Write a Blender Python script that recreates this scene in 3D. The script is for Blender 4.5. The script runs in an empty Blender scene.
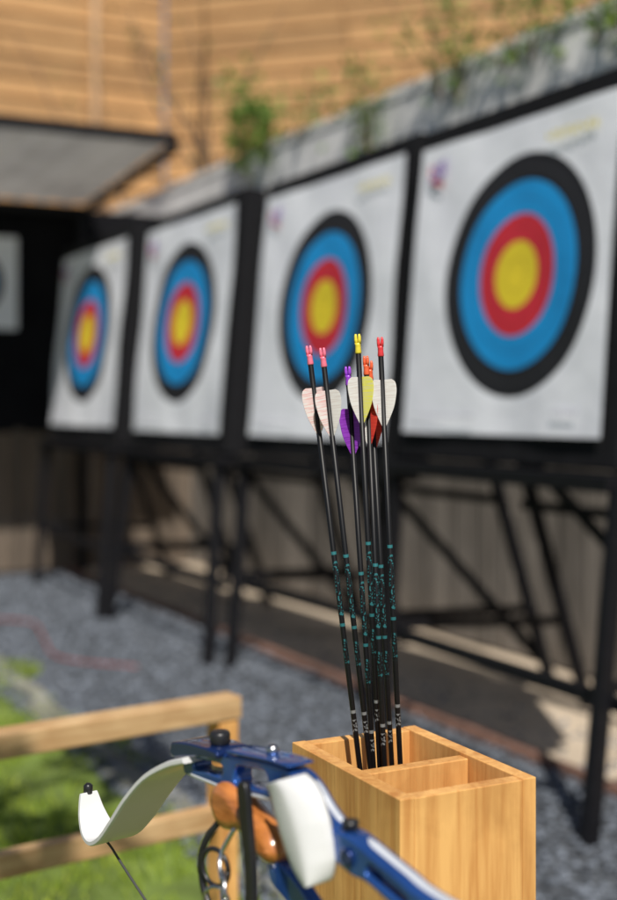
import bpy, bmesh, math, random
from mathutils import Vector, Matrix
random.seed(7)
scene = bpy.context.scene
COL = scene.collection
R = math.radians

# ---------------------------------------------------------------- world / sun / camera
SUN_H = Vector((0.11, -0.99, 0)).normalized()
SUN_EL = R(52)
world = bpy.data.worlds.new("World"); scene.world = world; world.use_nodes = True
nt = world.node_tree
bg = nt.nodes['Background']; bg.inputs['Strength'].default_value = 0.066
sky = nt.nodes.new('ShaderNodeTexSky'); sky.sky_type = 'NISHITA'; sky.sun_disc = False
sky.sun_elevation = SUN_EL
sky.sun_rotation = math.atan2(SUN_H.x, SUN_H.y)
nt.links.new(sky.outputs[0], bg.inputs[0])
sl = bpy.data.lights.new("sun", 'SUN'); sl.energy = 5.0; sl.angle = R(0.5); sl.color = (1, .95, .87)
so = bpy.data.objects.new("sun", sl); COL.objects.link(so)
sd = Vector((SUN_H.x*math.cos(SUN_EL), SUN_H.y*math.cos(SUN_EL), math.sin(SUN_EL)))
so.rotation_euler = sd.to_track_quat('Z', 'Y').to_euler(); so.location = (0, -5, 8)

cam = bpy.data.cameras.new("camera"); co = bpy.data.objects.new("camera", cam); COL.objects.link(co)
co.location = (0, 0, 1.0); co.rotation_euler = (R(90), 0, 0)
cam.sensor_fit = 'VERTICAL'; cam.sensor_height = 36; cam.sensor_width = 24; cam.lens = 50
cam.shift_y = -0.05; cam.clip_start = 0.02; cam.clip_end = 300
cam.dof.use_dof = True; cam.dof.focus_distance = 1.145; cam.dof.aperture_fstop = 2.9
scene.camera = co
scene.view_settings.view_transform = 'Standard'; scene.view_settings.look = 'None'; scene.view_settings.exposure = 0

# ---------------------------------------------------------------- material helpers
def newmat(name):
    m = bpy.data.materials.new(name); m.use_nodes = True
    return m, m.node_tree, m.node_tree.nodes['Principled BSDF']
def N(t, typ, **k):
    n = t.nodes.new(typ)
    for a, v in k.items(): setattr(n, a, v)
    return n
def rampn(t, stops, interp='LINEAR'):
    r = N(t, 'ShaderNodeValToRGB'); cr = r.color_ramp; cr.interpolation = interp
    while len(cr.elements) < len(stops): cr.elements.new(0.5)
    for e, (p, c) in zip(cr.elements, stops):
        e.position = p; e.color = (*c, 1) if len(c) == 3 else c
    return r
def plain(name, c, rough=.5, metal=0, var=.15, nscale=25, bump=.1, coat=0, spec=.5, island=0.0):
    m, t, p = newmat(name)
    tc = N(t, 'ShaderNodeTexCoord')
    no = N(t, 'ShaderNodeTexNoise'); no.inputs['Scale'].default_value = nscale; no.inputs['Detail'].default_value = 6
    t.links.new(tc.outputs['Object'], no.inputs['Vector'])
    a = tuple(max(0, x*(1-var)) for x in c); b = tuple(min(1, x*(1+var)) for x in c)
    r = rampn(t, [(.3, a), (.7, b)]); t.links.new(no.outputs[0], r.inputs[0])
    out = r.outputs[0]
    if island:
        g = N(t, 'ShaderNodeNewGeometry'); hs = N(t, 'ShaderNodeHueSaturation')
        mr = N(t, 'ShaderNodeMapRange'); mr.inputs[3].default_value = 1-island; mr.inputs[4].default_value = 1+island
        t.links.new(g.outputs['Random Per Island'], mr.inputs[0]); t.links.new(mr.outputs[0], hs.inputs['Value'])
        t.links.new(out, hs.inputs['Color']); out = hs.outputs[0]
    t.links.new(out, p.inputs['Base Color'])
    p.inputs['Roughness'].default_value = rough; p.inputs['Metallic'].default_value = metal
    p.inputs['Coat Weight'].default_value = coat; p.inputs['Specular IOR Level'].default_value = spec
    if bump:
        b = N(t, 'ShaderNodeBump'); b.inputs['Strength'].default_value = bump; b.inputs['Distance'].default_value = .01
        t.links.new(no.outputs[0], b.inputs['Height']); t.links.new(b.outputs[0], p.inputs['Normal'])
    return m
def wood(name, light, dark, stretch=(60, 60, 3), rough=.55, island=.0, coat=0, fine=1.0, mottle=0, knots=False):
    m, t, p = newmat(name)
    tc = N(t, 'ShaderNodeTexCoord'); mp = N(t, 'ShaderNodeMapping'); mp.inputs['Scale'].default_value = stretch
    t.links.new(tc.outputs['Object'], mp.inputs[0])
    n1 = N(t, 'ShaderNodeTexNoise'); n1.inputs['Scale'].default_value = 1; n1.inputs['Detail'].default_value = 5; n1.inputs['Distortion'].default_value = 1.2
    n2 = N(t, 'ShaderNodeTexNoise'); n2.inputs['Scale'].default_value = 5; n2.inputs['Detail'].default_value = 8
    t.links.new(mp.outputs[0], n1.inputs['Vector']); t.links.new(mp.outputs[0], n2.inputs['Vector'])
    if island:
        g = N(t, 'ShaderNodeNewGeometry'); 
        n1.noise_dimensions = '4D'; ml = N(t, 'ShaderNodeMath', operation='MULTIPLY'); ml.inputs[1].default_value = 40
        t.links.new(g.outputs['Random Per Island'], ml.inputs[0]); t.links.new(ml.outputs[0], n1.inputs['W'])
    mx = N(t, 'ShaderNodeMath', operation='MULTIPLY_ADD'); mx.inputs[1].default_value = .35*fine
    t.links.new(n2.outputs[0], mx.inputs[0]); t.links.new(n1.outputs[0], mx.inputs[2])
    r = rampn(t, [(.45, dark), (.62, tuple((a+b)/2 for a, b in zip(light, dark))), (.8, light)])
    t.links.new(mx.outputs[0], r.inputs[0]); out = r.outputs[0]
    if mottle:
        n3 = N(t, 'ShaderNodeTexNoise'); n3.inputs['Scale'].default_value = 14; n3.inputs['Detail'].default_value = 4; n3.inputs['Distortion'].default_value = .6
        t.links.new(tc.outputs['Object'], n3.inputs['Vector'])
        r3 = rampn(t, [(.36, (1-mottle, (1-mottle)*.94, (1-mottle)*.88)), (.62, (1, 1, 1))]); t.links.new(n3.outputs[0], r3.inputs[0])
        mm = N(t, 'ShaderNodeMix', data_type='RGBA', blend_type='MULTIPLY'); mm.inputs[0].default_value = 1
        t.links.new(out, mm.inputs[6]); t.links.new(r3.outputs[0], mm.inputs[7]); out = mm.outputs[2]
    if knots:
        mk = N(t, 'ShaderNodeMapping'); mk.inputs['Scale'].default_value = (16, 16, 9); t.links.new(tc.outputs['Object'], mk.inputs[0])
        vo = N(t, 'ShaderNodeTexVoronoi'); vo.inputs['Scale'].default_value = 1; t.links.new(mk.outputs[0], vo.inputs['Vector'])
        r4 = rampn(t, [(.03, (.42, .30, .20)), (.075, (1, 1, 1))]); t.links.new(vo.outputs['Distance'], r4.inputs[0])
        mm = N(t, 'ShaderNodeMix', data_type='RGBA', blend_type='MULTIPLY'); mm.inputs[0].default_value = .8
        t.links.new(out, mm.inputs[6]); t.links.new(r4.outputs[0], mm.inputs[7]); out = mm.outputs[2]
    if island:
        hs = N(t, 'ShaderNodeHueSaturation'); mr = N(t, 'ShaderNodeMapRange'); mr.inputs[3].default_value = 1-island; mr.inputs[4].default_value = 1+island
        t.links.new(g.outputs['Random Per Island'], mr.inputs[0]); t.links.new(mr.outputs[0], hs.inputs['Value'])
        t.links.new(out, hs.inputs['Color']); out = hs.outputs[0]
    t.links.new(out, p.inputs['Base Color']); p.inputs['Roughness'].default_value = rough
    p.inputs['Coat Weight'].default_value = coat
    b = N(t, 'ShaderNodeBump'); b.inputs['Strength'].default_value = .3; b.inputs['Distance'].default_value = .002
    t.links.new(mx.outputs[0], b.inputs['Height']); t.links.new(b.outputs[0], p.inputs['Normal'])
    return m
def leafmat(name, c, trans=.35, island=.35):
    m, t, p = newmat(name)
    g = N(t, 'ShaderNodeNewGeometry'); r = rampn(t, [(0, tuple(x*(1-island) for x in c)), (.6, c), (1, (min(1, c[0]*1.6), min(1, c[1]*1.3), c[2]*1.1))])
    t.links.new(g.outputs['Random Per Island'], r.inputs[0]); t.links.new(r.outputs[0], p.inputs['Base Color'])
    p.inputs['Roughness'].default_value = .5
    tr = N(t, 'ShaderNodeBsdfTranslucent'); t.links.new(r.outputs[0], tr.inputs[0])
    mx = N(t, 'ShaderNodeMixShader'); mx.inputs[0].default_value = trans
    t.links.new(p.outputs[0], mx.inputs[1]); t.links.new(tr.outputs[0], mx.inputs[2])
    t.links.new(mx.outputs[0], t.nodes['Material Output'].inputs[0])
    return m

# ---------------------------------------------------------------- mesh helpers
def mkobj(name, me, mat=None, parent=None, smooth=False):
    o = bpy.data.objects.new(name, me); COL.objects.link(o)
    if mat: me.materials.append(mat)
    if parent: o.parent = parent
    if smooth:
        for f in me.polygons: f.use_smooth = True
    return o
def bm_obj(name, bm, mat=None, parent=None, smooth=False):
    bmesh.ops.recalc_face_normals(bm, faces=bm.faces)
    me = bpy.data.meshes.new(name); bm.to_mesh(me); bm.free()
    return mkobj(name, me, mat, parent, smooth)
def empty(name, loc, yaw=0):
    e = bpy.data.objects.new(name, None); COL.objects.link(e); e.location = loc; e.rotation_euler = (0, 0, yaw); e.empty_display_size = .1
    return e
def tag(o, label, cat, group=None):
    o["label"] = label; o["category"] = cat
    if group: o["group"] = group
def kind(o, k, label=None, cat=None):
    o["kind"] = k
    if label: o["label"] = label
    if cat: o["category"] = cat
def addbox(bm, c, s, rot=None, bevel=0):
    r = bmesh.ops.create_cube(bm, size=1)
    vs = r['verts']
    for v in vs: v.co = Vector((v.co.x*s[0], v.co.y*s[1], v.co.z*s[2]))
    if bevel:
        es = list({e for v in vs for e in v.link_edges})
        rr = bmesh.ops.bevel(bm, geom=es, offset=bevel, segments=2, affect='EDGES', profile=.5)
        vs = list({v for f in rr['faces'] for v in f.verts} | {v for v in vs if v.is_valid})
    for v in vs:
        p = v.co
        if rot is not None: p = rot @ p
        v.co = p + Vector(c)
    return vs
def box(name, c, s, mat, parent=None, rot=None, bevel=0.002):
    bm = bmesh.new(); addbox(bm, c, s, rot, bevel); return bm_obj(name, bm, mat, parent)
def beam(bm, p, q, w, h, up=Vector((0, 0, 1)), bevel=0.003):
    p = Vector(p); q = Vector(q); d = (q-p); L = d.length; d.normalize()
    x = d.cross(up)
    if x.length < 1e-3: x = Vector((1, 0, 0))
    x.normalize(); y = x.cross(d)
    rot = Matrix((x, d, y)).transposed()
    addbox(bm, (p+q)/2, (w, L, h), rot, bevel)
def beamobj(name, p, q, w, h, mat, parent=None, bevel=.003, up=Vector((0, 0, 1))):
    bm = bmesh.new(); beam(bm, p, q, w, h, up, bevel); return bm_obj(name, bm, mat, parent)
def tube(bm, pts, rad, seg=10, cap=True):
    pts = [Vector(p) for p in pts]; rings = []
    up = Vector((.13, .21, .97)).normalized(); n = len(pts)
    for i, p in enumerate(pts):
        d = (pts[min(i+1, n-1)]-pts[max(i-1, 0)]).normalized()
        x = d.cross(up)
        if x.length < .05: x = d.cross(Vector((1, 0, 0)))
        x.normalize(); y = d.cross(x)
        r = rad[i] if isinstance(rad, (list, tuple)) else rad
        rings.append([bm.verts.new(p+r*(math.cos(a)*x+math.sin(a)*y)) for a in [2*math.pi*k/seg for k in range(seg)]])
    for a, b in zip(rings, rings[1:]):
        for k in range(seg): bm.faces.new((a[k], a[(k+1) % seg], b[(k+1) % seg], b[k]))
    if cap:
        bm.faces.new(rings[0][::-1]); bm.faces.new(rings[-1])
def tubeobj(name, pts, rad, mat, parent=None, seg=12):
    bm = bmesh.new(); tube(bm, pts, rad, seg); return bm_obj(name, bm, mat, parent, True)
def catmull(pts, n=8, closed=False):
    P = [Vector(p) for p in pts]; out = []; m = len(P)
    rng = range(m) if closed else range(m-1)
    for i in rng:
        if closed: a, b, c, d = P[i-1], P[i], P[(i+1) % m], P[(i+2) % m]
        else: a, b, c, d = P[max(i-1, 0)], P[i], P[i+1], P[min(i+2, m-1)]
        for k in range(n):
            t = k/n
            out.append(.5*((2*b)+(c-a)*t+(2*a-5*b+4*c-d)*t*t+(3*b-a-3*c+d)*t**3))
    if not closed: out.append(P[-1])
    return out
def shape(name, outlines, y, th, mat, parent=None, bevel=.002, smooth_n=6):
    """flat outline in local x/z, extruded along local y"""
    cu = bpy.data.curves.new("tmp", 'CURVE'); cu.dimensions = '2D'; cu.fill_mode = 'BOTH'
    cu.extrude = max(th/2-bevel, 0.0001); cu.bevel_depth = bevel; cu.bevel_resolution = 2; cu.offset = -bevel
    for ol in outlines:
        pts = catmull([(a, b, 0) for a, b in ol], smooth_n, True) if smooth_n else [Vector((a, b, 0)) for a, b in ol]
        sp = cu.splines.new('POLY'); sp.points.add(len(pts)-1); sp.use_cyclic_u = True
        for q, p in zip(sp.points, pts): q.co = (p.x, p.y, 0, 1)
    ob = bpy.data.objects.new("tmp", cu); COL.objects.link(ob)
    dg = bpy.context.evaluated_depsgraph_get(); dg.update()
    me = bpy.data.meshes.new_from_object(ob.evaluated_get(dg))
    bpy.data.objects.remove(ob); bpy.data.curves.remove(cu)
    bm = bmesh.new(); bm.from_mesh(me); bpy.data.meshes.remove(me)
    for v in bm.verts: v.co = Vector((v.co.x, y+v.co.z, v.co.y))
    bmesh.ops.remove_doubles(bm, verts=bm.verts, dist=1e-5)
    return bm_obj(name, bm, mat, parent)
def lathe(bm, prof, seg=20, M=Matrix()):
    rings = []
    for r, z in prof:
        rings.append([bm.verts.new(M @ Vector((r*math.cos(2*math.pi*k/seg), r*math.sin(2*math.pi*k/seg), z))) for k in range(seg)])
    for a, b in zip(rings, rings[1:]):
        for k in range(seg): bm.faces.new((a[k], a[(k+1) % seg], b[(k+1) % seg], b[k]))
    bm.faces.new(rings[0][::-1]); bm.faces.new(rings[-1])
def lathobj(name, prof, mat, parent=None, seg=20, M=Matrix()):
    bm = bmesh.new(); lathe(bm, prof, seg, M); return bm_obj(name, bm, mat, parent, True)

# ---------------------------------------------------------------- row frame
u = Vector((-.463, .886, 0)).normalized(); nrm = Vector((.886, .463, 0)).normalized()
C0 = Vector((.563, 3.376, 0))
YAW = math.atan2(-.886, .463)        # local X = -u, local Y = nrm
def rp(t, o, z=0): return C0+t*u+o*nrm+Vector((0, 0, z))

# ---------------------------------------------------------------- materials
def gravelmat():
    m, t, p = newmat("gravel_ground")
    tc = N(t, 'ShaderNodeTexCoord')
    v = N(t, 'ShaderNodeTexVoronoi'); v.inputs['Scale'].default_value = 70
    no = N(t, 'ShaderNodeTexNoise'); no.inputs['Scale'].default_value = 1.3; no.inputs['Detail'].default_value = 8
    t.links.new(tc.outputs['Object'], v.inputs['Vector']); t.links.new(tc.outputs['Object'], no.inputs['Vector'])
    r = rampn(t, [(0, (.03, .035, .042)), (.5, (.08, .092, .11)), (1, (.19, .205, .23))])
    sep = N(t, 'ShaderNodeSeparateColor'); t.links.new(v.outputs['Color'], sep.inputs[0]); t.links.new(sep.outputs[0], r.inputs[0])
    r2 = rampn(t, [(.35, (.5, .5, .5)), (.65, (1.15, 1.15, 1.15))]); t.links.new(no.outputs[0], r2.inputs[0])
    mx = N(t, 'ShaderNodeMix', data_type='RGBA', blend_type='MULTIPLY'); mx.inputs[0].default_value = 1
    t.links.new(r.outputs[0], mx.inputs[6]); t.links.new(r2.outputs[0], mx.inputs[7]); t.links.new(mx.outputs[2], p.inputs['Base Color'])
    b = N(t, 'ShaderNodeBump'); b.inputs['Strength'].default_value = .8; b.inputs['Distance'].default_value = .01; b.invert = True
    t.links.new(v.outputs['Distance'], b.inputs['Height']); t.links.new(b.outputs[0], p.inputs['Normal'])
    p.inputs['Roughness'].default_value = .9
    return m
M_gravel = gravelmat()  # grey darkened so the colour also carries the shade over the gravel
M_stone = plain("gravel_stone", (.11, .125, .15), .85, var=.3, nscale=60, island=.75)  # stones darkened to match, shade included in the colour
M_conc = plain("worn_concrete", (.50, .41, .31), .9, var=.22, nscale=3, bump=.4)
M_render = plain("rendered_wall", (.80, .79, .77), .9, var=.2, nscale=2.2, bump=.5)
M_brick = plain("terracotta_edging", (.15, .08, .058), .85, var=.3, nscale=9, bump=.3, island=.3)
M_edge = plain("pale_stone_edging", (.20, .195, .16), .9, var=.4, nscale=12, island=.35)
M_coping = plain("coping_stone", (.74, .73, .70), .85, var=.15, nscale=8, island=.08)
M_soil = plain("lawn_soil", (.12, .17, .03), .95, var=.5, nscale=5)
M_grass = leafmat("grass_blades", (.33, .46, .045), .4, .5)
M_leaf = leafmat("creeper_leaf", (.20, .34, .07), .45, .5)
M_treeleaf = leafmat("tree_leaf", (.05, .10, .025), .12, .5)
M_stem = plain("stem_brown", (.16, .10, .06), .8)
M_clad = wood("cedar_cladding", (.68, .405, .18), (.44, .235, .095), (2, 2, 40), .65, island=.22)
M_cladback = plain("cladding_shadow_gap", (.10, .055, .025), .9)  # dark backing colour paints in the shadow lines between boards
M_fence = wood("weathered_board", (.20, .18, .16), (.085, .075, .065), (30, 30, 2), .8, island=.4)  # weathered grey, darkened further to paint in the shade behind the targets
M_brownboard = wood("brown_board", (.15, .115, .085), (.06, .048, .038), (30, 30, 2), .8, island=.3)
M_black = plain("black_backdrop", (.007, .007, .009), .9, var=.3, nscale=6, spec=.15)
M_foam = plain("black_foam", (.009, .009, .011), .85, var=.25, nscale=40, bump=.2, spec=.2)
M_steel = plain("black_painted_steel", (.007, .007, .009), .5, var=.2, nscale=30, bump=.05, spec=.22)
M_pine = wood("pine_box", (.84, .47, .16), (.60, .27, .075), (55, 55, 3.2), .5, mottle=.22, knots=True)  # mottle varies the wood and also paints dappled shade on the box
M_rail = wood("rail_timber", (.62, .42, .22), (.45, .27, .12), (4, 4, 50), .6, mottle=.15)
M_grip = wood("grip_wood", (.56, .20, .05), (.30, .095, .022), (20, 90, 90), .28, coat=.8)
M_blue = plain("anodised_blue", (.022, .085, .32), .24, metal=.45, var=.2, nscale=30, bump=0, coat=1.0)
M_dblue = plain("dark_blue_edge", (.010, .028, .12), .22, metal=.5, var=.1, bump=0, coat=.9)
M_trim = plain("silver_white_trim", (.70, .73, .79), .28, metal=.3, var=.05, nscale=10, bump=0, coat=.5)
M_white = plain("satin_white_limb", (.68, .68, .68), .42, var=.06, nscale=16, bump=0, coat=.15)
M_cream = plain("grey_white_guard", (.66, .66, .66), .36, var=.06, nscale=30, bump=0, coat=.3)
M_silver = plain("polished_steel", (.55, .55, .57), .25, metal=1, var=.1, bump=0)
M_bplast = plain("black_plastic", (.015, .015, .017), .35, var=.2, bump=0)
M_string = plain("bow_string_fibre", (.05, .05, .055), .7)
M_rope = plain("red_rope", (.26, .06, .055), .9)
M_pipe = plain("brown_pipe", (.40, .25, .13), .6, var=.1)

def sheet_mat():
    m, t, p = newmat("awning_sheet")
    tc = N(t, 'ShaderNodeTexCoord'); no = N(t, 'ShaderNodeTexNoise'); no.inputs['Scale'].default_value = 3; no.inputs['Detail'].default_value = 6
    t.links.new(tc.outputs['Object'], no.inputs['Vector'])
    r = rampn(t, [(.3, (.38, .36, .35)), (.7, (.60, .58, .56))]); t.links.new(no.outputs[0], r.inputs[0])
    t.links.new(r.outputs[0], p.inputs['Base Color']); p.inputs['Roughness'].default_value = .6
    tr = N(t, 'ShaderNodeBsdfTranslucent'); t.links.new(r.outputs[0], tr.inputs[0])
    mx = N(t, 'ShaderNodeMixShader'); mx.inputs[0].default_value = .26
    t.links.new(p.outputs[0], mx.inputs[1]); t.links.new(tr.outputs[0], mx.inputs[2]); t.links.new(mx.outputs[0], t.nodes['Material Output'].inputs[0])
    return m
M_sheet = sheet_mat()

def target_mat(name, D, blotch=.78):
    """ring pattern: centre at object origin, rings in local x/z; D = black ring diameter"""
    m, t, p = newmat(name)
    tc = N(t, 'ShaderNodeTexCoord'); sx = N(t, 'ShaderNodeSeparateXYZ'); t.links.new(tc.outputs['Object'], sx.inputs[0])
    cx = N(t, 'ShaderNodeCombineXYZ'); t.links.new(sx.outputs[0], cx.inputs[0]); t.links.new(sx.outputs[2], cx.inputs[1])
    ln = N(t, 'ShaderNodeVectorMath', operation='LENGTH'); t.links.new(cx.outputs[0], ln.inputs[0])
    dv = N(t, 'ShaderNodeMath', operation='DIVIDE'); dv.inputs[1].default_value = D*1.25/2
    t.links.new(ln.outputs['Value'], dv.inputs[0])
    W = (.88, .89, .95)
    gold = (.86, .66, .03); red = (.66, .025, .045); blue = (.006, .31, .72); blk = (.010, .010, .013)
    st = [(0, gold), (.1, (.5, .36, .02)), (.106, gold), (.2+.02, red), (.310, (.36, .02, .03)), (.316, red), (.4, blue), (.5, (.01, .16, .42)), (.506, blue), (.62, blk), (.7, (.07, .07, .08)), (.705, blk), (.8, W), (.9, (.66, .66, .71)), (.904, W)]
    r = rampn(t, st, 'CONSTANT'); t.links.new(dv.outputs[0], r.inputs[0])
    no = N(t, 'ShaderNodeTexNoise'); no.inputs['Scale'].default_value = 3.0; no.inputs['Detail'].default_value = 7
    t.links.new(tc.outputs['Object'], no.inputs['Vector'])
    r2 = rampn(t, [(.3, (blotch+.04, blotch+.04, blotch+.06)), (.6, (1, 1, 1))]); t.links.new(no.outputs[0], r2.inputs[0])
    mx = N(t, 'ShaderNodeMix', data_type='RGBA', blend_type='MULTIPLY'); mx.inputs[0].default_value = 1
    t.links.new(r.outputs[0], mx.inputs[6]); t.links.new(r2.outputs[0], mx.inputs[7]); t.links.new(mx.outputs[2], p.inputs['Base Color'])
    p.inputs['Roughness'].default_value = .65
    b = N(t, 'ShaderNodeBump'); b.inputs['Strength'].default_value = .35; b.inputs['Distance'].default_value = .03
    t.links.new(no.outputs[0], b.inputs['Height']); t.links.new(b.outputs[0], p.inputs['Normal'])
    return m
M_target_s = target_mat("small_target_paper", .40, .9)
M_yel = plain("yellow_print", (.70, .60, .12), .6, bump=0)
M_pur = plain("violet_print", (.30, .20, .50), .6, bump=0)
M_redp = plain("red_print", (.65, .10, .10), .6, bump=0)
M_gry = plain("grey_print", (.50, .50, .56), .6, bump=0)

# ---------------------------------------------------------------- ground
def quad(name, pts, mat):
    me = bpy.data.meshes.new(name); me.from_pydata([tuple(p) for p in pts], [], [list(range(len(pts)))]); return mkobj(name, me, mat)
g = quad("ground", [(-60, -60, 0), (60, -60, 0), (60, 60, 0), (-60, 60, 0)], M_gravel)
kind(g, "structure", "grey gravel ground of the archery yard", "ground")
g = quad("pavement", [rp(-6, .16, .006), rp(4.6, .16, .006), rp(4.6, 2.2, .006), rp(-6, 2.2, .006)], M_conc)
kind(g, "structure", "worn concrete strip under the target stands", "pavement")
g = quad("lawn", [rp(-7, -6, .005), rp(3.6, -6, .005), rp(3.6, -.98, .005), rp(-7, -.98, .005)], M_soil)
kind(g, "structure", "patchy green lawn beside the gravel", "lawn")
# edging rows
bm = bmesh.new(); t = -5.0
while t < 4.55:
    L = .21; addbox(bm, rp(t+L/2, .13, .006+random.uniform(-.003, .003)), (L-.012, .045, .034), Matrix.Rotation(math.atan2(u.y, u.x)+random.uniform(-.02, .02), 3, 'Z'), .004); t += L
o = bm_obj("brick_edging", bm, M_brick); tag(o, "low terracotta brick edging between gravel and concrete", "edging")
bm = bmesh.new(); t = -4.0
while t < 3.6:
    L = random.uniform(.12, .34); addbox(bm, rp(t+L/2, -.94+random.uniform(-.03, .03), .0+random.uniform(-.008, .006)), (L-.012, random.uniform(.05, .09), .045), Matrix.Rotation(math.atan2(u.y, u.x)+random.uniform(-.15, .15), 3, 'Z'), .008); t += L
o = bm_obj("stone_edging", bm, M_edge); tag(o, "uneven stone edging between lawn and gravel", "edging")

# loose gravel stones
vs = []; fs = []
for i in range(18000):
    t = random.uniform(-2.2, 4.5); o_ = random.uniform(-1.03, .1)
    if random.random() < .06: o_ = random.uniform(.15, .5)
    s = random.uniform(.005, .013); c = rp(t, o_, s*.4+(.014 if o_ < -.88 else 0)); b = len(vs); a = random.uniform(0, 6.28)
    for k in range(5):
        an = a+k*1.2566; rr = s*random.uniform(.7, 1.3); vs.append((c.x+rr*math.cos(an), c.y+rr*math.sin(an), c.z+random.uniform(-.3, .3)*s))
    vs.append((c.x+random.uniform(-.4, .4)*s, c.y+random.uniform(-.4, .4)*s, c.z+s*.75))
    vs.append((c.x, c.y, c.z-s*.6))
    for k in range(5):
        fs.append((b+k, b+(k+1) % 5, b+5)); fs.append((b+(k+1) % 5, b+k, b+6))
me = bpy.data.meshes.new("gravel"); me.from_pydata(vs, [], fs); o = mkobj("gravel", me, M_stone)
kind(o, "stuff", "loose grey gravel stones", "gravel")

# grass
vs = []; fs = []
def patch(x, y):
    return math.sin(x*5.1+y*2.3)+math.sin(x*2.7-y*6.1+1.3)+math.sin(x*11+y*9)*.5
for i in range(82000):
    t = random.uniform(-3.6, 3.5); o_ = -.86-.08*math.sin(t*9)*math.sin(t*3.7+1)-abs(random.random())**1.2*2.6
    c = rp(t, o_)
    if c.y < .3: continue
    if patch(c.x, c.y) < -.9 and random.random() < .8: continue
    h = random.uniform(.014, .044); a = random.uniform(0, 6.28); w = random.uniform(.0015, .003)
    lx, ly = random.uniform(-.7, .7)*h, random.uniform(-.7, .7)*h
    b = len(vs); dx, dy = math.cos(a)*w, math.sin(a)*w
    vs += [(c.x-dx, c.y-dy, .004), (c.x+dx, c.y+dy, .004), (c.x+dx*.8+lx*.4, c.y+dy*.8+ly*.4, h*.6), (c.x-dx*.8+lx*.4, c.y-dy*.8+ly*.4, h*.6), (c.x+lx, c.y+ly, h)]
    fs += [(b, b+1, b+2, b+3), (b+3, b+2, b+4)]
me = bpy.data.meshes.new("grass"); me.from_pydata(vs, [], fs); o = mkobj("grass", me, M_grass)
kind(o, "stuff", "short green grass blades of the lawn", "grass")

# red rope on the gravel
pts = catmull([rp(3.1, -.75, .012), rp(2.9, -.55, .012), rp(2.5, -.6, .012), rp(2.05, -.66, .012), rp(1.75, -.45, .012)], 8)
o = tubeobj("rope", pts, .0045, M_rope); tag(o, "thin faded red rope lying on the grey gravel", "rope")

# ---------------------------------------------------------------- fence, wall, buildings
def boards(name, p0, axis, length, z0, z1, w, mat, thick=.02, gap=.006, nm=None):
    bm = bmesh.new(); x = 0; ang = math.atan2(axis.y, axis.x)
    while x < length:
        ww = w*random.uniform(.9, 1.1); c = p0+axis*(x+ww/2)+(nm or Vector())*random.uniform(-.008, .008)
        addbox(bm, (c.x, c.y, (z0+z1)/2), (ww-gap, thick, (z1-z0)+random.uniform(-.004, .004)), Matrix.Rotation(ang, 3, 'Z'), .002); x += ww
    return bm_obj(name, bm, mat)
o = boards("board_fence", rp(-5, .95), u, 9.6, 0.02, 1.75, .14, M_fence, nm=nrm, gap=.012)
tag(o, "weathered grey vertical board fence behind the targets", "fence")
w_ = empty("boundary_wall", rp(0, 1.1), YAW); tag(w_, "pale rendered concrete garden wall with coping and creepers", "wall")
box("wall_body", (-.6, .0, 1.21), (13.2, .20, 2.42), M_render, w_, bevel=.01)
bmc = bmesh.new(); x = -7.2
while x < 6.0:
    addbox(bmc, (x+.29, 0.005, 2.446+random.uniform(-.004, .004)), (.572, .225, .05), None, .006); x += .58
bm_obj("coping", bmc, M_coping, w_)

def cladding(parent, L, z0, z1, mat, name="wall"):
    bm = bmesh.new(); h = .19; z = z0
    while z < z1:
        x = random.uniform(-1.5, 0)
        while x < L:
            l = random.uniform(1.0, 2.6); a = max(x, 0); b = min(x+l, L)
            if b-a > .05: addbox(bm, ((a+b)/2, random.uniform(-.003, .003), z+h/2), (b-a-.012, .03, h-.030), Matrix.Rotation(R(9), 3, 'X'), .002)
            x += l
        z += h
    return bm_obj(name, bm, mat, parent)
def backing(parent, L, z1, nm="shadow_backing"):
    return box(nm, (L/2, .08, z1/2), (L, .08, z1), M_cladback, parent, bevel=.002)
pb = Vector((-1.35, 11.8, 0))
dB = Vector((.955, -.297, 0)).normalized()
e = empty("timber_clad_building", pb, math.atan2(dB.y, dB.x))
tag(e, "sunlit building clad in horizontal honey coloured cedar boards", "building")
cladding(e, 11, 1.2, 6.2, M_clad, "wall"); backing(e, 11, 6.2)
L2 = 5.0
e2p = pb - nrm*L2 - u*.02
e2 = empty("timber_clad_building", e2p, math.atan2(nrm.y, nrm.x)); tag(e2, "building end wall in honey coloured boards with downpipe", "building")
cladding(e2, L2-.03, 1.07, 6.2, M_clad, "wall"); backing(e2, L2-.03, 6.2)
tubeobj("downpipe", [(L2-.72, -.09, .0), (L2-.72, -.09, 6.1)], .045, M_pipe, e2)

# end wall: low brown boards with black backdrop above
o = boards("low_board_fence", rp(4.62, -3.2), nrm, 4.1, 0.02, .86, .13, M_brownboard)
tag(o, "low brown vertical board fence beneath the black backdrop", "fence")
e = empty("backdrop", rp(4.6, -1.15), math.atan2(nrm.y, nrm.x)); tag(e, "matt black backdrop panel on posts under the awning", "backdrop")
bm = bmesh.new()
nx, nz = 60, 12
g_ = [[bm.verts.new((-2.05+4.15*i/nx, .012*math.sin(i*.9)+.006*math.sin(i*2.3+j*.6), .84+1.34*j/nz)) for j in range(nz+1)] for i in range(nx+1)]
for i in range(nx):
    for j in range(nz): bm.faces.new((g_[i][j], g_[i+1][j], g_[i+1][j+1], g_[i][j+1]))
bm_obj("curtain", bm, M_black, e, True)
for x in (-2.0, 0.0, 2.06): box("post", (x, .07, 1.1), (.06, .06, 2.2), M_steel, e)

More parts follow.
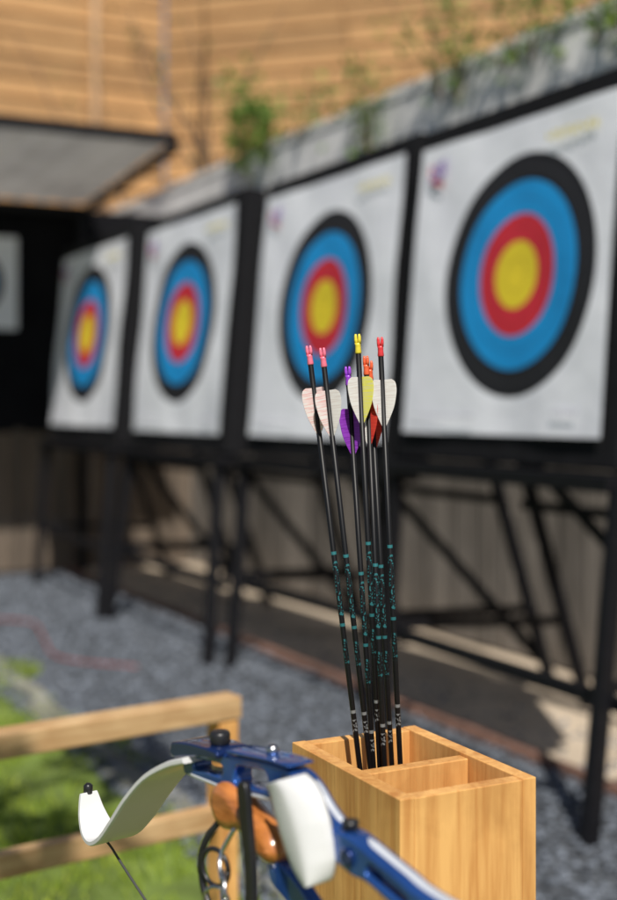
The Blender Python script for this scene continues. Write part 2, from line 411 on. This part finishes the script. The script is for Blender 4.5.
# awning
e = empty("awning", rp(4.6, .23), YAW); tag(e, "pale sheet awning with black steel edge frame", "awning")
bm = bmesh.new(); Lw = 1.46; nseg = 90
rows = []
for i in range(nseg+1):
    y = -2.9*i/nseg; dz = .008*math.sin(i*1.4)
    rows.append((bm.verts.new((0, y, 2.215+dz)), bm.verts.new((Lw, y, 2.325+dz))))
for a, b in zip(rows, rows[1:]): bm.faces.new((a[0], a[1], b[1], b[0]))
bm_obj("roof_sheet", bm, M_sheet, e, True)
beamobj("fascia", (Lw, .03, 2.335), (Lw, -2.9, 2.335), .035, .055, M_steel, e)
beamobj("side_rail", (0, .03, 2.19), (Lw-.02, .03, 2.30), .035, .05, M_steel, e)
beamobj("wall_plate", (.04, .0, 2.165), (.04, -2.9, 2.165), .04, .06, M_steel, e)
beamobj("rafter", (.06, -1.4, 2.175), (Lw-.02, -1.4, 2.283), .03, .04, M_steel, e)
beamobj("post", (.08, -.03, 0), (.08, -.03, 2.13), .05, .05, M_steel, e, up=Vector((0, 1, 0)))

# small paper target pinned on the backdrop
e = empty("paper_target", rp(4.54, -.465, 0), math.atan2(nrm.y, nrm.x)); tag(e, "small white paper target pinned on the black backdrop", "target")
bm = bmesh.new(); addbox(bm, (0, 0, 0), (.56, .006, .54), None, .001)
o = bm_obj("target_face", bm, M_target_s, e); o.location = (0, 0, 1.71)

# ---------------------------------------------------------------- archery targets
LEAN = R(-5.0)
def target(cx, cy, cz, xl, xr, zb, zt, legL, legR, label, D=.66, yawoff=0, topR=-.03, lt=.042):
    e = empty("archery_target", (cx, cy, 0), YAW+yawoff); tag(e, label, "archery target", "archery targets in a row")
    bm = bmesh.new(); nx, nz = 24, 22
    ph = random.uniform(0, 6)
    def wv(x, z): return .004*math.sin(x*7+ph)+.003*math.sin(z*9+ph*2)+.0015*math.sin(x*21+z*13)
    g_ = [[bm.verts.new((xl+(xr-xl)*i/nx, wv(xl+(xr-xl)*i/nx, zb+(zt-zb)*j/nz), zb+(zt-zb)*j/nz)) for j in range(nz+1)] for i in range(nx+1)]
    for i in range(nx):
        for j in range(nz): bm.faces.new((g_[i][j], g_[i+1][j], g_[i+1][j+1], g_[i][j+1]))
    f = bm_obj("target_face", bm, target_mat("target_paper", D), e, True); f.location = (0, 0, cz); f.rotation_euler = (LEAN, 0, 0)
    def pr(nm, quads, mat):
        bm = bmesh.new()
        for (x, z, w, h, a) in quads: addbox(bm, (x, -.012, z), (w, .001, h), Matrix.Rotation(a, 3, 'Y'))
        bm_obj(nm, bm, mat, f)
    q = []; x = xr-.27
    for k in range(9):
        q.append((x, zt-.075, .007, .022 if k % 3 else .016, .3*((k*7) % 3-1))); q.append((x+.006, zt-.075+(.006 if k % 2 else -.006), .013, .006, 0)); x += .023
    pr("printed_lettering", q, M_yel)
    lx = xl+.10; lz = zt-.085
    pr("printed_emblem", [(lx, lz, .06, .012, .5), (lx+.02, lz+.020, .045, .016, -.3), (lx-.015, lz-.018, .035, .012, 0), (lx+.035, lz, .02, .03, .2)], M_pur)
    pr("printed_emblem", [(lx+.01, lz-.034, .06, .012, .3), (lx-.03, lz+.008, .014, .035, .1)], M_redp)
    q = []
    for k in range(16): q.append((xl+.07+.02*k, zb+.05, .010, .008, 0))
    for k in range(6): q.append((xr-.17+.016*k, zb+.06, .008, .014, 0))
    pr("printed_lettering", q, M_gry)
    bl, br, bb, bt = xl-.05, xr+.05, zb-.075, zt+.065
    bm = bmesh.new(); addbox(bm, ((bl+br)/2, .06, (bb+bt)/2), (br-bl, .09, bt-bb), None, .006)
    b = bm_obj("backing_board", bm, M_foam, e); b.location = (0, 0, cz); b.rotation_euler = (LEAN, 0, 0)
    zl = cz+bb
    def Y(z): return math.tan(-LEAN)*(z-cz)
    beamobj("ledge", (bl-.02, Y(zl)+.03, zl-.03), (br+.02, Y(zl)+.03, zl-.03), .13, .04, M_steel, e)
    feet = []
    for x, xt, (fx, fy) in ((bl+.03, bl+.03, legL), (br-.03, br+topR, legR)):
        top = Vector((xt, Y(zl)+.0, zl-.04)); foot = Vector((fx, fy, 0))
        beamobj("leg", foot, top, lt, lt, M_steel, e, up=Vector((0, 1, 0)))
        beamobj("upright", (x, Y(zl)+.13, zl), (x, Y(cz+bt)+.13, cz+bt-.05), .035, .035, M_steel, e, up=Vector((0, 1, 0)))
        k = .31/ (zl-.04); feet.append(foot.lerp(top, k))
        xs = x+(.05 if x < 0 else -.05)
        beamobj("rear_leg", (xs, .20, cz+.05), (xs, .66, 0), .035, .035, M_steel, e, up=Vector((0, 1, 0)))
        beamobj("tie_bar", (fx*.35+x*.65, fy*.35+.0, .33), (xs, .56, .30), .02, .03, M_steel, e)
    beamobj("crossbar", feet[0]+Vector((-.06, .03, 0)), feet[1]+Vector((.06, .03, 0)), .03, .035, M_steel, e)
    beamobj("diagonal_brace", (bl+.06, .30, .95), (br-.10, .62, .12), .03, .03, M_steel, e)
    beamobj("rear_crossbar", (bl+.05, .42, .68), (br-.05, .42, .68), .03, .03, M_steel, e)
    return e
# x local = -u direction (towards camera): xl is the far edge, xr the near edge
target(.560, 3.376, 1.352, -.515, .385, -.435, .43, (-.50, -.12), (.505, -.175), "archery target with coloured rings, steel leg splayed onto gravel", .665, 0, .025, .036)
target(.052, 4.45, 1.350, -.535, .49, -.47, .465, (-.43, -.17), (.52, -.10), "white ring target on black board behind the standing arrows", .69)
target(-.552, 5.45, 1.360, -.52, .50, -.48, .455, (-.48, -.17), (.66, -.16), "white ring target on black board with paired steel legs", .70)
target(-1.15, 6.50, 1.37, -.56, .52, -.48, .445, (-.55, -.12), (.66, -.15), "white ring target on black board close to the awning", .71)

# ---------------------------------------------------------------- creepers on the wall
def plant(t, o_, z, rx, rz, nl, ns, label, size=.04, droop=0, name="creeper_plant", thick=.006):
    e = empty(name, rp(t, o_, z), YAW); tag(e, label, "plant")
    bm = bmesh.new(); tips = []
    for i in range(ns):
        x = random.uniform(-rx, rx)*.5; p = [Vector((x, random.uniform(-.08, .08), 0))]
        dirn = Vector((random.uniform(-.6, .6)*rx*2, random.uniform(-.5, .3)*rx, 1)); n_ = 6; step = rz/n_*random.uniform(.6, 1.2)
        for k in range(n_):
            dirn.x += random.uniform(-.35, .35); dirn.y += random.uniform(-.25, .2); dirn.z -= droop*k*.3
            p.append(p[-1]+dirn.normalized()*step)
        tube(bm, p, [thick*(1-k/(n_+2)) for k in range(len(p))], 5); tips += p[1:]
    bm_obj("stem", bm, M_stem, e)
    if nl:
        vs = []; fs = []
        for i in range(nl):
            c = random.choice(tips)+Vector((random.gauss(0, .05), random.gauss(0, .05), random.gauss(0, .05)))
            s = size*random.uniform(.5, 1.3); q = Matrix.Rotation(random.uniform(0, 6.28), 3, 'Z') @ Matrix.Rotation(random.uniform(-1.2, 1.2), 3, 'X')
            b = len(vs)
            for v in ((0, 0, 0), (.32, .35, .05), (.25, .75, .03), (0, 1, -.05), (-.25, .75, .03), (-.32, .35, .05)):
                w = q @ (Vector(v)*s); vs.append(tuple(c+w))
            fs += [(b, b+1, b+2, b+3), (b, b+3, b+4, b+5)]
        me = bpy.data.meshes.new("foliage"); me.from_pydata(vs, [], fs); mkobj("foliage", me, M_leaf, e)
    return e
ZW = 2.40
plant(3.78, 1.0, ZW-.06, .36, .48, 480, 12, "leafy green bush growing over the wall coping", .06)
plant(3.2, 1.05, ZW+.02, .25, .35, 90, 6, "sparse green creeper growing on the wall coping", .05)
plant(2.5, 1.0, ZW-.20, .22, .40, 170, 7, "sparse green creeper growing on the wall coping", .045)
plant(1.75, .98, ZW-.08, .25, .5, 190, 9, "green creeper with thin upright stems on the wall", .045)
plant(1.2, .98, ZW-.06, .3, .28, 170, 9, "low green creeper trailing over the wall coping", .045, .15)
plant(.7, .98, ZW-.1, .25, .25, 130, 8, "low green creeper trailing over the wall coping", .045, .15)
plant(4.7, 1.15, ZW-.05, .4, 1.25, 60, 8, "bare twiggy shrub with few leaves above the wall", .04, name="shrub", thick=.014)
plant(6.0, 1.3, 1.6, .5, 2.3, 60, 8, "bare twiggy shrub against the timber building", .05, name="shrub", thick=.018)

# ---------------------------------------------------------------- unseen tree, added so its crown dapples the lawn
TB = Vector((-2.6, -.9, 0))
tr = empty("tree", TB); tag(tr, "unseen broadleaf tree added to dapple the lawn with shade", "tree")
bm = bmesh.new()
tube(bm, catmull([(0, 0, 0), (.05, .05, .9), (.15, .1, 1.8), (.4, .3, 2.6), (.8, .5, 3.1)], 5), [.14*(1-i/28) for i in range(21)], 12)
limbs = []
for k in range(10):
    a = Vector((.25+.06*k, .15+.05*k, 2.1+.1*k)); b_ = Vector((random.uniform(1.2, 2.7), random.uniform(.4, 2.2), random.uniform(2.8, 3.3)))
    mid = a.lerp(b_, .5)+Vector((0, 0, .2)); P = catmull([a, mid, b_], 5); tube(bm, P, [.04*(1-i/13) for i in range(len(P))], 7); limbs += P[4:]
bm_obj("trunk", bm, M_stem, tr, True)
vs = []; fs = []
for cl in range(56):
    cc = random.choice(limbs)+Vector((random.gauss(0, .2), random.gauss(0, .2), random.gauss(0, .1)))
    for i in range(36):
        c = cc+Vector((random.gauss(0, .055), random.gauss(0, .055), random.gauss(0, .05)))
        w0 = c+TB
        k_ = (w0.z-.7)/1.28
        if w0.x-.11*k_ > -.2: continue
        s = random.uniform(.05, .1); q = Matrix.Rotation(random.uniform(0, 6.28), 3, 'Z') @ Matrix.Rotation(random.uniform(-.8, .8), 3, 'X'); b = len(vs)
        for v in ((0, 0, 0), (.32, .35, .05), (.25, .75, .03), (0, 1, -.05), (-.25, .75, .03), (-.32, .35, .05)):
            vs.append(tuple(c+q @ (Vector(v)*s)))
        fs += [(b, b+1, b+2, b+3), (b, b+3, b+4, b+5)]
me = bpy.data.meshes.new("crown"); me.from_pydata(vs, [], fs); mkobj("crown", me, M_treeleaf, tr)

# ---------------------------------------------------------------- low wooden rail
P0 = Vector((-.122, 2.0, 0)); dr = Vector((-.81, -.586, 0))
e = empty("wooden_rack", P0, math.atan2(dr.y, dr.x)); tag(e, "low pale timber rack with two rails on the lawn", "rack")
box("top_rail", (.675, 0, .520), (1.36, .044, .036), M_rail, e, bevel=.003)
box("lower_rail", (.66, 0, .348), (1.26, .024, .036), M_rail, e, bevel=.003)
box("post", (.018, 0, .2505), (.036, .04, .501), M_pine, e, bevel=.003)
box("post", (1.304, 0, .2505), (.036, .04, .501), M_pine, e, bevel=.003)

# ---------------------------------------------------------------- arrow box
LB = Vector((-.0157, 1.187, 0)); av = Vector((.458, -.888, 0)).normalized()
e = empty("arrow_box", LB, math.atan2(av.y, av.x))   # local X along a, local Y along b
tag(e, "pale pine wooden box with divided compartments holding arrows", "box")
A, B, H, T = .196, .137, .68, .014
box("side_panel", (A/2, T/2, H/2), (A, T, H), M_pine, e, bevel=.0008)
box("side_panel", (A/2, B-T/2, H/2), (A, T, H), M_pine, e, bevel=.0008)
box("end_panel", (T/2, B/2, H/2-.0006), (T, B-2*T-.0002, H), M_pine, e, bevel=.0008)
box("end_panel", (A-T/2, B/2, H/2-.0006), (T, B-2*T-.0002, H), M_pine, e, bevel=.0008)
box("divider", (.108, B/2, H/2+.0035), (.014, B-2*T-.0006, H-.0125), M_pine, e, bevel=.001)
box("base_panel", (.0575, B/2, .25), (.1155-T-.016, B-2*T-.001, .012), M_pine, e, bevel=.001)
box("base_panel", ((.116+A-T)/2, B/2, .25), (A-T-.1165, B-2*T-.001, .012), M_pine, e, bevel=.001)

# ---------------------------------------------------------------- arrows
def shaftmat():
    m, t, p = newmat("carbon_shaft")
    tc = N(t, 'ShaderNodeTexCoord'); sx = N(t, 'ShaderNodeSeparateXYZ'); t.links.new(tc.outputs['Object'], sx.inputs[0])
    mp = N(t, 'ShaderNodeMapping'); mp.inputs['Scale'].default_value = (450, 450, 420); t.links.new(tc.outputs['Object'], mp.inputs[0])
    no = N(t, 'ShaderNodeTexNoise'); no.inputs['Scale'].default_value = 1; no.inputs['Detail'].default_value = 1; t.links.new(mp.outputs[0], no.inputs['Vector'])
    th = N(t, 'ShaderNodeMath', operation='GREATER_THAN'); th.inputs[1].default_value = .57; t.links.new(no.outputs[0], th.inputs[0])
    ng = N(t, 'ShaderNodeMath', operation='DIVIDE'); ng.inputs[1].default_value = -.75; t.links.new(sx.outputs[2], ng.inputs[0])
    r = rampn(t, [(0, (0, 0, 0)), (.262, (.6, .6, .6)), (.335, (0, 0, 0)), (.36, (.5, .5, .5)), (.395, (0, 0, 0)), (.462, (.45, .45, .45)), (.48, (0, 0, 0))], 'CONSTANT'); t.links.new(ng.outputs[0], r.inputs[0])
    rb = rampn(t, [(0, (0, 0, 0)), (.252, (.7, .7, .7)), (.256, (0, 0, 0)), (.342, (.6, .6, .6)), (.345, (0, 0, 0)), (.452, (.5, .5, .5)), (.455, (0, 0, 0))], 'CONSTANT'); t.links.new(ng.outputs[0], rb.inputs[0])
    ml = N(t, 'ShaderNodeMath', operation='MULTIPLY'); t.links.new(th.outputs[0], ml.inputs[0]); t.links.new(r.outputs[0], ml.inputs[1])
    mxm = N(t, 'ShaderNodeMath', operation='MAXIMUM'); t.links.new(ml.outputs[0], mxm.inputs[0]); t.links.new(rb.outputs[0], mxm.inputs[1])
    c2 = rampn(t, [(0, (.03, .20, .22)), (.44, (.03, .20, .22)), (.45, (.4, .42, .42)), (1, (.4, .4, .4))]); t.links.new(ng.outputs[0], c2.inputs[0])
    mx = N(t, 'ShaderNodeMix', data_type='RGBA'); mx.inputs[6].default_value = (.006, .006, .007, 1)
    t.links.new(mxm.outputs[0], mx.inputs[0]); t.links.new(c2.outputs[0], mx.inputs[7]); t.links.new(mx.outputs[2], p.inputs['Base Color'])
    p.inputs['Roughness'].default_value = .42; p.inputs['Specular IOR Level'].default_value = .3
    return m
M_shaft = shaftmat()
def vanemat(name, c, c2, trans=.28):
    m, t, p = newmat(name)
    tc = N(t, 'ShaderNodeTexCoord'); mp = N(t, 'ShaderNodeMapping'); mp.inputs['Scale'].default_value = (60, 60, 900); mp.inputs['Rotation'].default_value = (0, R(-35), 0)
    t.links.new(tc.outputs['Object'], mp.inputs[0])
    no = N(t, 'ShaderNodeTexNoise'); no.inputs['Scale'].default_value = 1; no.inputs['Detail'].default_value = 3; t.links.new(mp.outputs[0], no.inputs['Vector'])
    r = rampn(t, [(.38, c2), (.58, c)]); t.links.new(no.outputs[0], r.inputs[0]); t.links.new(r.outputs[0], p.inputs['Base Color'])
    p.inputs['Roughness'].default_value = .4
    tr = N(t, 'ShaderNodeBsdfTranslucent'); t.links.new(r.outputs[0], tr.inputs[0])
    mx = N(t, 'ShaderNodeMixShader'); mx.inputs[0].default_value = trans
    t.links.new(p.outputs[0], mx.inputs[1]); t.links.new(tr.outputs[0], mx.inputs[2]); t.links.new(mx.outputs[0], t.nodes['Material Output'].inputs[0])
    return m
V = {'white': vanemat("vane_white", (.96, .94, .92), (.86, .80, .77)), 'pinkw': vanemat("vane_pale_pink", (.96, .91, .89), (.92, .60, .58)),
     'yellow': vanemat("vane_yellow", (.92, .88, .14), (.85, .80, .40)), 'purple': vanemat("vane_purple", (.42, .08, .70), (.28, .04, .50)),
     'red': vanemat("vane_red", (.90, .10, .06), (.72, .04, .04))}
K = {k: plain("nock_"+k, c, .3, var=.05, bump=0, coat=.3) for k, c in dict(pink=(.90, .20, .30), purple=(.32, .06, .62), yellow=(.85, .70, .06), orange=(.85, .14, .05), red=(.75, .05, .06)).items()}
def arrow(top, rim, nock, vanes, rot, label, ws=1.0):
    top = Vector(top); rim = Vector(rim); d = (top-rim).normalized()
    bx = rim - d*(rim.z-.262)/d.z
    L = (top-bx).length
    x = (Vector((1, 0, 0))-d*d.x).normalized(); y = d.cross(x)
    Mx = Matrix((x, y, d)).transposed() @ Matrix.Rotation(rot, 3, 'Z')
    e = empty("arrow", bx, 0); e.rotation_euler = Mx.to_euler()
    tag(e, label, "arrow", "arrows standing in the wooden box")
    sh = lathobj("shaft", [(.0024, -L+.02), (.0025, -.3), (.0025, -.015)], M_shaft, e, 14); sh.location = (0, 0, L)
    lathobj("point", [(.0004, 0), (.0022, .009), (.0025, .02)], M_silver, e, 12)
    bm = bmesh.new(); lathe(bm, [(.0027, -.0165), (.0030, -.0155), (.0026, -.012), (.0026, -.009), (.0029, -.007)], 14)
    for s in (-1, 1):
        pts = [(s*.0014, 0, -.0075), (s*.0018, 0, -.004), (s*.0019, 0, -.001), (s*.0017, 0, .0012)]
        tube(bm, pts, [.0018, .0016, .0014, .0009], 8)
    o = bm_obj("nock", bm, K[nock], e, True); o.location = (0, 0, L)
    prof = [(.0020, -.038), (.0088, -.0375), (.0124, -.040), (.0136, -.046), (.0129, -.053), (.0106, -.063), (.0062, -.073), (.0020, -.081)]
    pr = catmull([(a, 0, b) for a, b in prof[1:]], 4)
    out = [(prof[0][0], prof[0][1])]+[(.002+(p.x-.002)*ws, p.z) for p in pr]
    for k in range(3):
        bm = bmesh.new(); q = Matrix.Rotation(k*2*math.pi/3, 3, 'Z')
        for yy in (-.0002, .0002):
            bm.faces.new([bm.verts.new(q @ Vector((a, yy+.0012*((b+.06)/.02)*.3, b))) for a, b in out])
        o = bm_obj("vane", bm, V[vanes[k]], e); o.location = (0, 0, L)
    return e
# vane angles: 0 = picture right, 90 = away, 180 = left, 270 = towards the camera
arrow((0.0000, 1.150, 1.0534), (.0462, 1.165, .676), 'pink', ['pinkw', 'pinkw', 'pinkw'], R(-28), "black carbon arrow with pink nock and pale pink vanes")
arrow((0.0124, 1.140, 1.0510), (.0560, 1.168, .676), 'pink', ['white', 'pinkw', 'pinkw'], R(-30), "black carbon arrow with pink nock and pale vanes")
arrow((0.0362, 1.158, 1.0345), (.0600, 1.172, .676), 'purple', ['purple', 'yellow', 'purple'], R(-24), "black carbon arrow with purple nock and purple vanes")
arrow((0.0446, 1.140, 1.0635), (.0660, 1.170, .676), 'yellow', ['yellow', 'yellow', 'white'], R(-28), "black carbon arrow with yellow nock and yellow vanes")
arrow((0.0527, 1.150, 1.0440), (.0700, 1.160, .676), 'orange', ['red', 'white', 'white'], R(-42), "black carbon arrow with orange nock and red vanes", .8)
arrow((0.0568, 1.165, 1.0400), (.0780, 1.184, .676), 'orange', ['red', 'red', 'red'], R(-20), "black carbon arrow half hidden, orange nock and red vanes", .8)
arrow((0.0655, 1.145, 1.0610), (.0850, 1.165, .676), 'red', ['white', 'red', 'white'], R(-24), "black carbon arrow with red nock and white vanes")

# ---------------------------------------------------------------- recurve bow
bow = empty("recurve_bow", (-.101, 1.02, 0), math.atan2(-.775, .63))
tag(bow, "blue and white recurve bow with wooden grip on a stand", "bow")
top = [(.012, .722), (.03, .727), (.055, .730), (.083, .733), (.12, .737), (.148, .737), (.166, .730), (.182, .717), (.198, .708), (.214, .707), (.236, .701), (.262, .694), (.284, .688), (.34, .684), (.42, .694), (.50, .712), (.56, .716)]
bot = [(.56, .696), (.50, .688), (.42, .670), (.34, .659), (.284, .667), (.255, .674), (.232, .681), (.214, .682), (.19, .690), (.172, .703), (.15, .712), (.12, .710), (.083, .706), (.05, .704), (.025, .704), (.012, .705)]
holes = [[(.028, .711), (.045, .713), (.064, .714), (.064, .722), (.045, .721), (.028, .718)],
         [(.082, .713), (.10, .714), (.122, .717), (.120, .729), (.10, .728), (.084, .725)],
         [(.140, .719), (.150, .719), (.160, .715), (.164, .721), (.154, .729), (.140, .730)],
         [(.232, .687), (.250, .682), (.270, .678), (.270, .683), (.252, .689), (.236, .694)],
         [(.30, .670), (.34, .665), (.38, .670), (.38, .677), (.34, .675), (.30, .678)]]
shape("riser", [top+bot]+holes, 0, .019, M_blue, bow, .0022, 4)
shape("limb_pocket", [[(.004, .717), (.02, .720), (.05, .726), (.066, .728), (.066, .734), (.03, .733), (.004, .728)]], 0, .032, M_dblue, bow, .0015, 2)
shape("top_plate", [[(.076, .7345), (.10, .7365), (.13, .7395), (.150, .7395), (.150, .7415), (.12, .741), (.09, .7385), (.076, .737)]], 0, .024, M_blue, bow, .0009, 2)
def trim(path, y, w, th):
    P = [Vector((a, y, b)) for a, b in path]; P = catmull(P, 6); bm = bmesh.new(); rr = []
    for i, p in enumerate(P):
        d = (P[min(i+1, len(P)-1)]-P[max(i-1, 0)]).normalized(); nn = Vector((-d.z, 0, d.x)); k = min(1, i/3+.15, (len(P)-1-i)/3+.15)
        rr.append([bm.verts.new(p+Vector((0, a*w/2*k, 0))+nn*b*th/2) for a, b in ((-1, -1), (1, -1), (1, .4), (.6, 1), (-.6, 1), (-1, .4))])
    for a, b in zip(rr, rr[1:]):
        for k in range(6): bm.faces.new((a[k], a[(k+1) % 6], b[(k+1) % 6], b[k]))
    bm.faces.new(rr[0][::-1]); bm.faces.new(rr[-1])
    return bm_obj("edge_trim", bm, M_trim, bow, True)
trim([(.222, .7050), (.240, .6995), (.262, .6935), (.284, .6880), (.31, .6855), (.34, .684)], .002, .008, .003)
trim([(.164, .7310), (.172, .7255), (.184, .7155), (.196, .7085)], .003, .006, .003)
trim([(.016, .7055), (.04, .7055), (.07, .7060), (.10, .7085), (.125, .7110)], -.0085, .003, .0025)
def ribbon(name, path, widths, th, mat, parent):
    P = catmull([(a, 0, b) for a, b in path], 8); bm = bmesh.new(); rings = []; n = len(P)
    for i, p in enumerate(P):
        d = (P[min(i+1, n-1)]-P[max(i-1, 0)]).normalized(); nn = Vector((-d.z, 0, d.x))
        f = i/(n-1)*(len(widths)-1); k = min(int(f), len(widths)-2); w = widths[k]+(widths[k+1]-widths[k])*(f-k)
        ring = []
        for (a, b) in ((-1, -.6), (-.92, -1), (.92, -1), (1, -.6), (1, .6), (.92, 1), (-.92, 1), (-1, .6)):
            ring.append(bm.verts.new(p+Vector((0, a*w/2, 0))+nn*b*th/2))
        rings.append(ring)
    for a, b in zip(rings, rings[1:]):
        for k in range(8): bm.faces.new((a[k], a[(k+1) % 8], b[(k+1) % 8], b[k]))
    bm.faces.new(rings[0][::-1]); bm.faces.new(rings[-1])
    return bm_obj(name, bm, mat, parent, False)
limb = [(.03, .720), (.005, .711), (-.028, .693), (-.056, .669), (-.082, .642), (-.104, .622), (-.124, .613), (-.141, .616), (-.153, .629), (-.159, .646)]
LW_ = [.044, .045, .047, .048, .047, .044, .040, .034, .026, .016]
ribbon("limb", limb, LW_, .005, M_white, bow)
ribbon("limb", [(.556-a, b) for a, b in limb], LW_, .005, M_white, bow)
lathobj("limb_tip", [(.002, -.005), (.0042, -.004), (.0042, .003), (.002, .005)], M_bplast, bow, 12, Matrix.Translation((-.1595, 0, .649)))
tubeobj("bow_string", catmull([(-.1635, 0, .640), (-.1575, 0, .626), (-.144, 0, .611), (-.122, 0, .6085), (-.06, 0, .577), (.278, 0, .41), (.62, 0, .577), (.678, 0, .6085), (.700, 0, .611), (.7135, 0, .626), (.7195, 0, .640)], 6), .0011, M_string, bow, 8)
lathobj("limb_bolt", [(.004, -.012), (.004, 0), (.0075, 0), (.0082, .002), (.0082, .008), (.007, .010), (.003, .0105)], M_bplast, bow, 22, Matrix.Translation((.050, 0, .734)))
lathobj("limb_bolt", [(.004, -.012), (.004, 0), (.0050, .001), (.0050, .005), (.0038, .007), (.001, .0075)], M_silver, bow, 22, Matrix.Translation((.118, 0, .7405)))
lathobj("screw_knob", [(.004, 0), (.004, .004), (.0060, .005), (.0060, .009), (.003, .010)], M_bplast, bow, 18, Matrix.Translation((.206, 0, .705)))
lathobj("bushing", [(.001, 0), (.0065, .0005), (.007, .002), (.005, .003), (.003, .0025)], M_dblue, bow, 18, Matrix.Translation((.214, -.0095, .693)) @ Matrix.Rotation(R(90), 4, 'X'))
# thin curved guard wrapped against the riser: flat near part, edge folding away
bm = bmesh.new()
gp = [(.155, .734, .022), (.162, .729, .027), (.169, .719, .031), (.176, .706, .032), (.182, .693, .029), (.187, .682, .024), (.190, .674, .016), (.191, .670, .009)]
P = catmull([(a, 0, b) for a, b, c in gp], 6); n = len(P); fr = []; bk = []
m_ = 14
for i, p in enumerate(P):
    f = i/(n-1)*(len(gp)-1); k = min(int(f), len(gp)-2); w = gp[k][2]+(gp[k+1][2]-gp[k][2])*(f-k)
    a_, b_ = [], []
    for j in range(m_+1):
        v = -1+2*j/m_; yy = -.027+.013*max(0, (v-.05))**1.6*1.1+.003*v*v
        q = Vector((p.x+v*w*.60, yy, p.z+v*w*.26)); a_.append(bm.verts.new(q)); b_.append(bm.verts.new(q+Vector((-.0006, .0032, 0))))
    fr.append(a_); bk.append(b_)
for S in (fr, bk):
    for a, b in zip(S, S[1:]):
        for j in range(m_): bm.faces.new((a[j], a[j+1], b[j+1], b[j]))
for i in range(n-1):
    for j in (0, m_): bm.faces.new((fr[i][j], fr[i+1][j], bk[i+1][j], bk[i][j]))
for j in range(m_):
    for i in (0, n-1): bm.faces.new((fr[i][j], fr[i][j+1], bk[i][j+1], bk[i][j]))
bm_obj("guard_plate", bm, M_cream, bow, True)
# wooden grip, two swells
shape("grip", [[(.058, .700), (.066, .710), (.082, .711), (.096, .703), (.110, .697), (.126, .692), (.138, .684), (.142, .674), (.134, .666), (.120, .667), (.108, .675), (.096, .680), (.084, .677), (.070, .677), (.060, .687)]], -.006, .026, M_grip, bow, .009, 4)
shape("sight_bracket", [[(.112, .722), (.122, .724), (.126, .700), (.131, .66), (.131, .60), (.122, .60), (.121, .66), (.114, .70)]], -.026, .006, M_bplast, bow, .0015, 3)
def torus(name, c, Rr, r, mat, parent, M3):
    bm = bmesh.new(); pts = [M3 @ Vector((Rr*math.cos(a), 0, Rr*math.sin(a)))+Vector(c) for a in [2*math.pi*k/32 for k in range(33)]]
    tube(bm, pts, r, 8); return bm_obj(name, bm, mat, parent, True)
torus("ring", (.072, -.02, .648), .014, .0020, M_bplast, bow, Matrix.Rotation(R(10), 3, 'Z'))
torus("ring", (.097, -.03, .640), .014, .0016, M_silver, bow, Matrix.Rotation(R(-30), 3, 'Z'))
torus("ring", (.085, -.028, .628), .011, .0014, M_silver, bow, Matrix.Rotation(R(25), 3, 'Z'))
tubeobj("strap", catmull([(.070, -.012, .684), (.056, -.02, .660), (.054, -.02, .636), (.066, -.02, .616), (.09, -.018, .606)], 6), .0028, M_bplast, bow, 8)
tubeobj("strap", catmull([(.090, -.014, .682), (.082, -.022, .660), (.092, -.028, .646)], 6), .002, M_silver, bow, 8)
shape("lower_bracket", [[(.128, .670), (.150, .666), (.172, .654), (.190, .640), (.190, .618), (.170, .622), (.150, .642), (.130, .652)]], -.006, .012, M_blue, bow, .002, 3)
# stand carrying the bow
bs = empty("bow_stand", (-.101+.63*.285, 1.02-.775*.285, 0), math.atan2(-.775, .63)); tag(bs, "black steel bow stand with a forked cradle", "stand")
tubeobj("rod", [(0, 0, .01), (0, 0, .62)], .007, M_steel, bs)
for s in (-1, 1): tubeobj("fork", catmull([(0, 0, .615), (0, s*.02, .628), (0, s*.024, .644), (0, s*.024, .672)], 5), .005, M_steel, bs)
tubeobj("saddle", [(0, -.024, .662), (0, .024, .662)], .005, M_steel, bs)
for k in range(3):
    a = k*2.094; tubeobj("foot", [(0, 0, .10), (.16*math.cos(a), .16*math.sin(a), .006)], .006, M_steel, bs)
bpy.context.view_layer.update()
